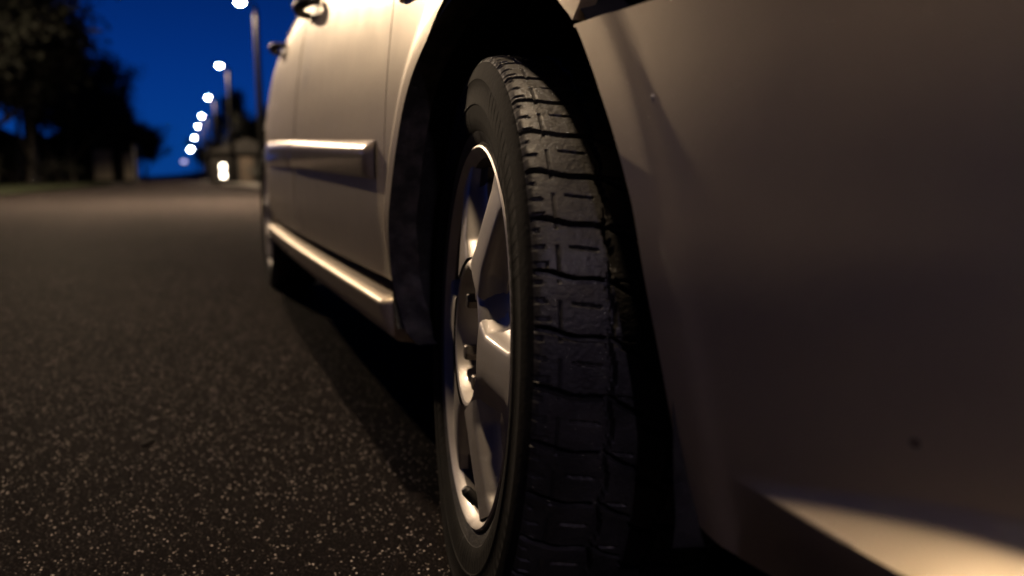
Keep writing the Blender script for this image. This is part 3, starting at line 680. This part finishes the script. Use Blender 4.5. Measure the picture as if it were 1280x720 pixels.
tree(0, -12.5, 88, 1.7, 'tall dark tree of the second row, left of the tree that meets the sky', group=GL)
tree(1, -11.5, 112, 1.6, 'dark tree of the second row toward the road end', group=GL)
tree(0, -10.0, 140, 1.5, 'dark tree of the second row nearest the road end', group=GL)
tree(1, -15, 70, 1.8, 'tall dark tree set back behind the pale-walled house', group=GL)
for k, (x, y, s, l) in enumerate([(-10.5, 46, 1.0, 'broad dark shrub under the left trees, nearest the viewer'), (-10.5, 62, 1.1, 'broad dark shrub under the left trees, second in depth'), (-13.5, 80, 1.2, 'broad dark shrub under the left trees, third in depth'), (-14.5, 90, 1.3, 'broad dark shrub under the left trees beside the pale-walled house'), (-7.0, 122, 1.2, 'broad dark shrub under the left trees nearest the road end')]): tree(3, x, y, s*1.25, l, 'shrub', 'shrubs under the left trees', 'shrub')
V, Fc = [], []
for _ in range(16000):
    x = random.uniform(-42, -9); h = 6.5+2.5*math.sin(x*.6)+1.5*math.sin(x*1.7); c = rd(x, random.uniform(150, 158), random.uniform(0, 1)**.8*h); s_ = random.uniform(.25, .6)
    u = Vector((random.gauss(0, 1), random.gauss(0, 1), random.gauss(0, 1))).normalized(); v = u.orthogonal().normalized(); i = len(V)
    V += [c-u*s_, c+v*s_*.6, c+u*s_, c-v*s_*.6]; Fc.append((i, i+1, i+2, i+3))
o = link('woodland', mesh('woodland', V, Fc, False), M['leaf']); tag(o, 'dark mass of woodland far behind the left row of trees', 'woodland', kind='stuff')
GR = 'dark trees along the right kerb'
tree(2, 4.0, 68, .9, 'slim dark conifer right of the lit window', group=GR)
tree(2, 5.6, 78, 1.1, 'slim dark conifer left of the tall lamp pole, behind the second lamp', group=GR)
tree(2, 4.6, 96, 1.0, 'smaller dark conifer farther along the right kerb', group=GR)
tree(1, 7.0, 66, .72, 'round dark tree beside the tall lamp pole', group=GR)
tree(0, 8.0, 88, .8, 'dark tree beyond the lit window', group=GR)
tree(1, 5.5, 140, .8, 'farthest dark tree on the right kerb', group=GR)
GB = 'bushes along the right kerb'
for k, (x, y, s, l) in enumerate([(4.6, 31, .55, 'low dark bush in front of the tall lamp pole'), (4.9, 40, .65, 'dark bush just beyond the tall lamp pole'), (4.6, 52, .6, 'dark bush left of the lit window'), (4.6, 72, .7, 'dark bush farthest along the right kerb')]): tree(3, x, y, s, l, 'bush', GB, 'bush')

# ------------------------------------------------------------------ buildings
def house(x, y, w_, dpt, h, rh, label, extras, rot=0):
    """front wall faces the road; local +x points away from the road on the left"""
    p = rd(x, y, 0); r = empty('house', p, label, 'house', None, RD+rot)
    mb = MB(); mb.box(0, w_, 0, dpt, -.02, h); mb.build('wall', M['wall'], r, smooth=False)
    mb = MB(); b = mb.b; v = [b.verts.new(c) for c in [(-.3, -.3, h), (w_+.3, -.3, h), (w_+.3, dpt+.3, h), (-.3, dpt+.3, h), (w_/2, -.3, h+rh), (w_/2, dpt+.3, h+rh)]]
    for f in ((0, 1, 4), (1, 2, 5, 4), (2, 3, 5), (3, 0, 4, 5), (0, 3, 2, 1)): b.faces.new([v[i] for i in f])
    mb.build('roof', M['roof'], r, smooth=False); extras(r)
    return r
def doors1(r):
    for x0, x1, h in ((5.0, 6.7, 3.4), (7.85, 8.6, 3.1)):
        mb = MB(); mb.box(x0, x1, -.12, -.004, .3, h, .02)
        for k in range(1, 5): mb.box(x0+.05, x1-.05, -.13, -.121, .3+k*(h-.3)/5, .34+k*(h-.3)/5)
        mb.build('pale_panel', M['panel'], r, smooth=False)
house(-13.0, 92, 8.7, 8, 4.2, 2.0, 'dark house at the road end of the left row with two pale wall panels', doors1)
def doors2(r):
    mb = MB(); mb.box(3.2, 4.3, -.05, -.004, .3, 2.5, .01); mb.build('shutter', M['panel'], r, smooth=False)
house(-15.5, 62, 5.5, 9, 3.0, 1.6, 'dark house with a dim narrow shutter at the far left behind the verge', doors2)
WIN = bulb_mat('window_light', (1.0, .86, .66), 14)
def lit(r):
    wd = None; mb = MB(); mb.box(.4, 1.3, -.06, -.002, .30, 1.75, .01); wd = mb.build('window', M['wall'], r, smooth=False)
    for z0 in (.50, 1.10):
        mb = MB(); mb.box(.66, .98, -.085, -.062, z0, z0+.36); mb.build('lit_pane', WIN, wd, smooth=False)
    mb = MB(); mb.box(2.0, 2.9, -.04, -.002, .02, 2.0, .01); mb.build('door', M['fence'], r, smooth=False)
house(2.3, 60, 5, 5, 2.3, 1.1, 'small dark house with two stacked brightly lit panes on the right', lit)
# paling fences
def fence(x, y0, y1, h, label):
    r = empty('fence', rd(x, y0, 0), label, 'fence', None, RD); L = y1-y0
    mb = MB(); y = 0
    while y < L: mb.box(-.012, .012, y, y+.11, .06, h+random.uniform(-.02, .02)); y += .13
    mb.build('palings', M['fence'], r, smooth=False)
    for z in (.4, h-.3): mb = MB(); mb.box(.014, .06, 0, L, z, z+.08); mb.build('rail', M['fence'], r, smooth=False)
for k, (x, y, s, l) in enumerate([(-7.5, 40, .75, 'dark bush on the left verge nearest the viewer'), (-7.0, 50, .8, 'dark bush on the left verge, second from the viewer'), (-6.8, 60, .85, 'dark bush on the left verge farthest from the viewer')]): tree(3, x, y, s, l, 'bush', 'bushes along the left verge', 'bush')
fence(-8.2, 12, 34, 1.4, 'dark paling fence on the left in front of the shuttered house')
print('objects', len(bpy.data.objects))
